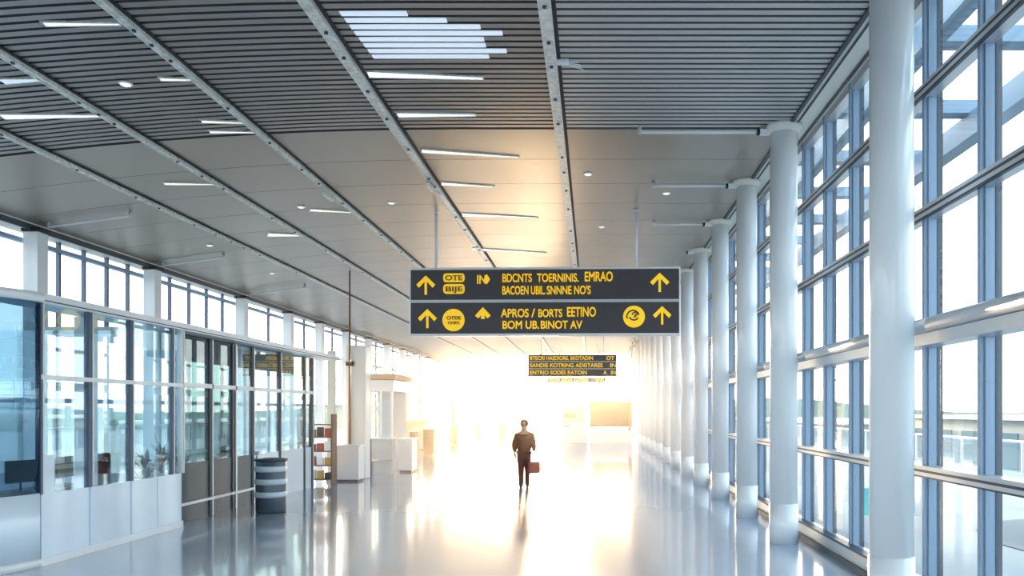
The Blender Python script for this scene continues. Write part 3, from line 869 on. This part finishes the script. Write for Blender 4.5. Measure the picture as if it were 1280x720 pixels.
tag(MB().cyl((9.1, 21.5, -.15), (9.1, 21.5, 1.55), .09, M['red'], n=14).lathe((9.1, 21.5, -.15), [(.2, 0), (.2, .05), (.1, .08)], M['alu'], 16).build('bollard'),
    'red post on the terrace behind the largest white column', 'post')
t = tag(empty('notice_panel', (5.4, 16, 0)), 'teal notice panel on the terrace outside', 'notice panel')
box_part('board', t, M['teal'], -.2, .2, -.02, .02, -.1, .45, bev=.008)
box_part('leg', t, M['alu'], -.02, .02, -.02, .02, -.15, .0)
# distant hills
k = MB(); n = 90; rr = random.Random(3)
for i in range(n):
    a = math.radians(-75+150*i/(n-1)); R0 = 420
    hz = 4 + 5*math.sin(i*.21)**2 + 4*math.sin(i*.083+1)**2 + rr.uniform(0, .8)
    x, y = R0*math.sin(a), R0*math.cos(a)
    k.v += [Vector((x*.9, y*.9, -6)), Vector((x, y, hz-4)), Vector((x*1.1, y*1.1, -6))]
for i in range(n-1):
    p = 3*i; k.face([p, p+3, p+4, p+1], M['hill'], True); k.face([p+1, p+4, p+5, p+2], M['hill'], True)
struct(k.build('hills'))

# ------------------------------------------------------------------ haze in the far half of the hall
m = bpy.data.materials.new('sunlit_haze'); m.use_nodes = True
nt = m.node_tree; nt.nodes.clear()
o = nt.nodes.new('ShaderNodeOutputMaterial'); v = nt.nodes.new('ShaderNodeVolumeScatter')
v.inputs['Density'].default_value = .0022
v.inputs['Anisotropy'].default_value = .75; v.inputs['Color'].default_value = (1, .93, .82, 1)
nt.links.new(v.outputs[0], o.inputs['Volume'])
hz = MB().box(XL+.6, XR-.2, 15.0, YF-.1, .02, 5.55, m).build('haze')
tag(hz, 'bright sunlit haze filling the far end of the hall', 'haze', kind='stuff')

# ------------------------------------------------------------------ light
sun_el, sun_az = math.radians(3.8), math.radians(-3.0)     # azimuth measured from +Y toward +X
sd = Vector((math.sin(sun_az)*math.cos(sun_el), math.cos(sun_az)*math.cos(sun_el), math.sin(sun_el)))
L = bpy.data.lights.new('sun', 'SUN'); L.energy = 9; L.color = (1, .70, .42); L.angle = math.radians(3)
lo = bpy.data.objects.new('sun', L); COL.objects.link(lo)
lo.rotation_euler = sd.to_track_quat('Z', 'Y').to_euler(); lo.location = sd*50

w = bpy.data.worlds.new('sky'); S.world = w; w.use_nodes = True
nt = w.node_tree; nt.nodes.clear()
N = nt.nodes.new; lk = nt.links.new
out = N('ShaderNodeOutputWorld'); bg = N('ShaderNodeBackground'); tc = N('ShaderNodeTexCoord')
sep = N('ShaderNodeSeparateXYZ'); lk(tc.outputs['Generated'], sep.inputs[0])
rp = N('ShaderNodeValToRGB'); lk(sep.outputs['Z'], rp.inputs['Fac'])
e = rp.color_ramp.elements
e[0].position = 0; e[0].color = (1.0, .97, .93, 1); e[1].position = .75; e[1].color = (.62, .80, 1.0, 1)
x = e.new(.12); x.color = (.95, .98, 1.0, 1)
dt = N('ShaderNodeVectorMath'); dt.operation = 'DOT_PRODUCT'; lk(tc.outputs['Generated'], dt.inputs[0]); dt.inputs[1].default_value = sd
cl = N('ShaderNodeMath'); cl.operation = 'MAXIMUM'; lk(dt.outputs['Value'], cl.inputs[0]); cl.inputs[1].default_value = 0
pw = N('ShaderNodeMath'); pw.operation = 'POWER'; lk(cl.outputs[0], pw.inputs[0]); pw.inputs[1].default_value = 22
sc = N('ShaderNodeVectorMath'); sc.operation = 'SCALE'; sc.inputs[0].default_value = (9, 6.1, 3.4); lk(pw.outputs[0], sc.inputs['Scale'])
s2 = N('ShaderNodeVectorMath'); s2.operation = 'SCALE'; lk(rp.outputs['Color'], s2.inputs[0]); s2.inputs['Scale'].default_value = 1.9
ad = N('ShaderNodeVectorMath'); ad.operation = 'ADD'; lk(s2.outputs[0], ad.inputs[0]); lk(sc.outputs[0], ad.inputs[1])
lk(ad.outputs[0], bg.inputs['Color']); bg.inputs['Strength'].default_value = 1.0; lk(bg.outputs[0], out.inputs['Surface'])

# ------------------------------------------------------------------ camera
cd = bpy.data.cameras.new('camera'); cam = bpy.data.objects.new('camera', cd); COL.objects.link(cam)
cam.location = (0, 0, 2); cam.rotation_euler = (PI/2, 0, 0)
cd.sensor_width = 36; cd.lens = 36*1000/1280; cd.shift_x = -100/1280; cd.shift_y = 153/1280
cd.clip_end = 2000
S.camera = cam

S.view_settings.view_transform = 'Standard'; S.view_settings.look = 'None'
S.view_settings.gamma = 1; S.view_settings.use_curve_mapping = False
S.view_settings.exposure = 0.95
cy = S.cycles
cy.use_denoising = True; cy.max_bounces = 10; cy.diffuse_bounces = 4; cy.glossy_bounces = 5
cy.transparent_max_bounces = 24; cy.volume_bounces = 1; cy.sample_clamp_indirect = 6
cy.blur_glossy = .6; cy.caustics_reflective = True; cy.caustics_refractive = False
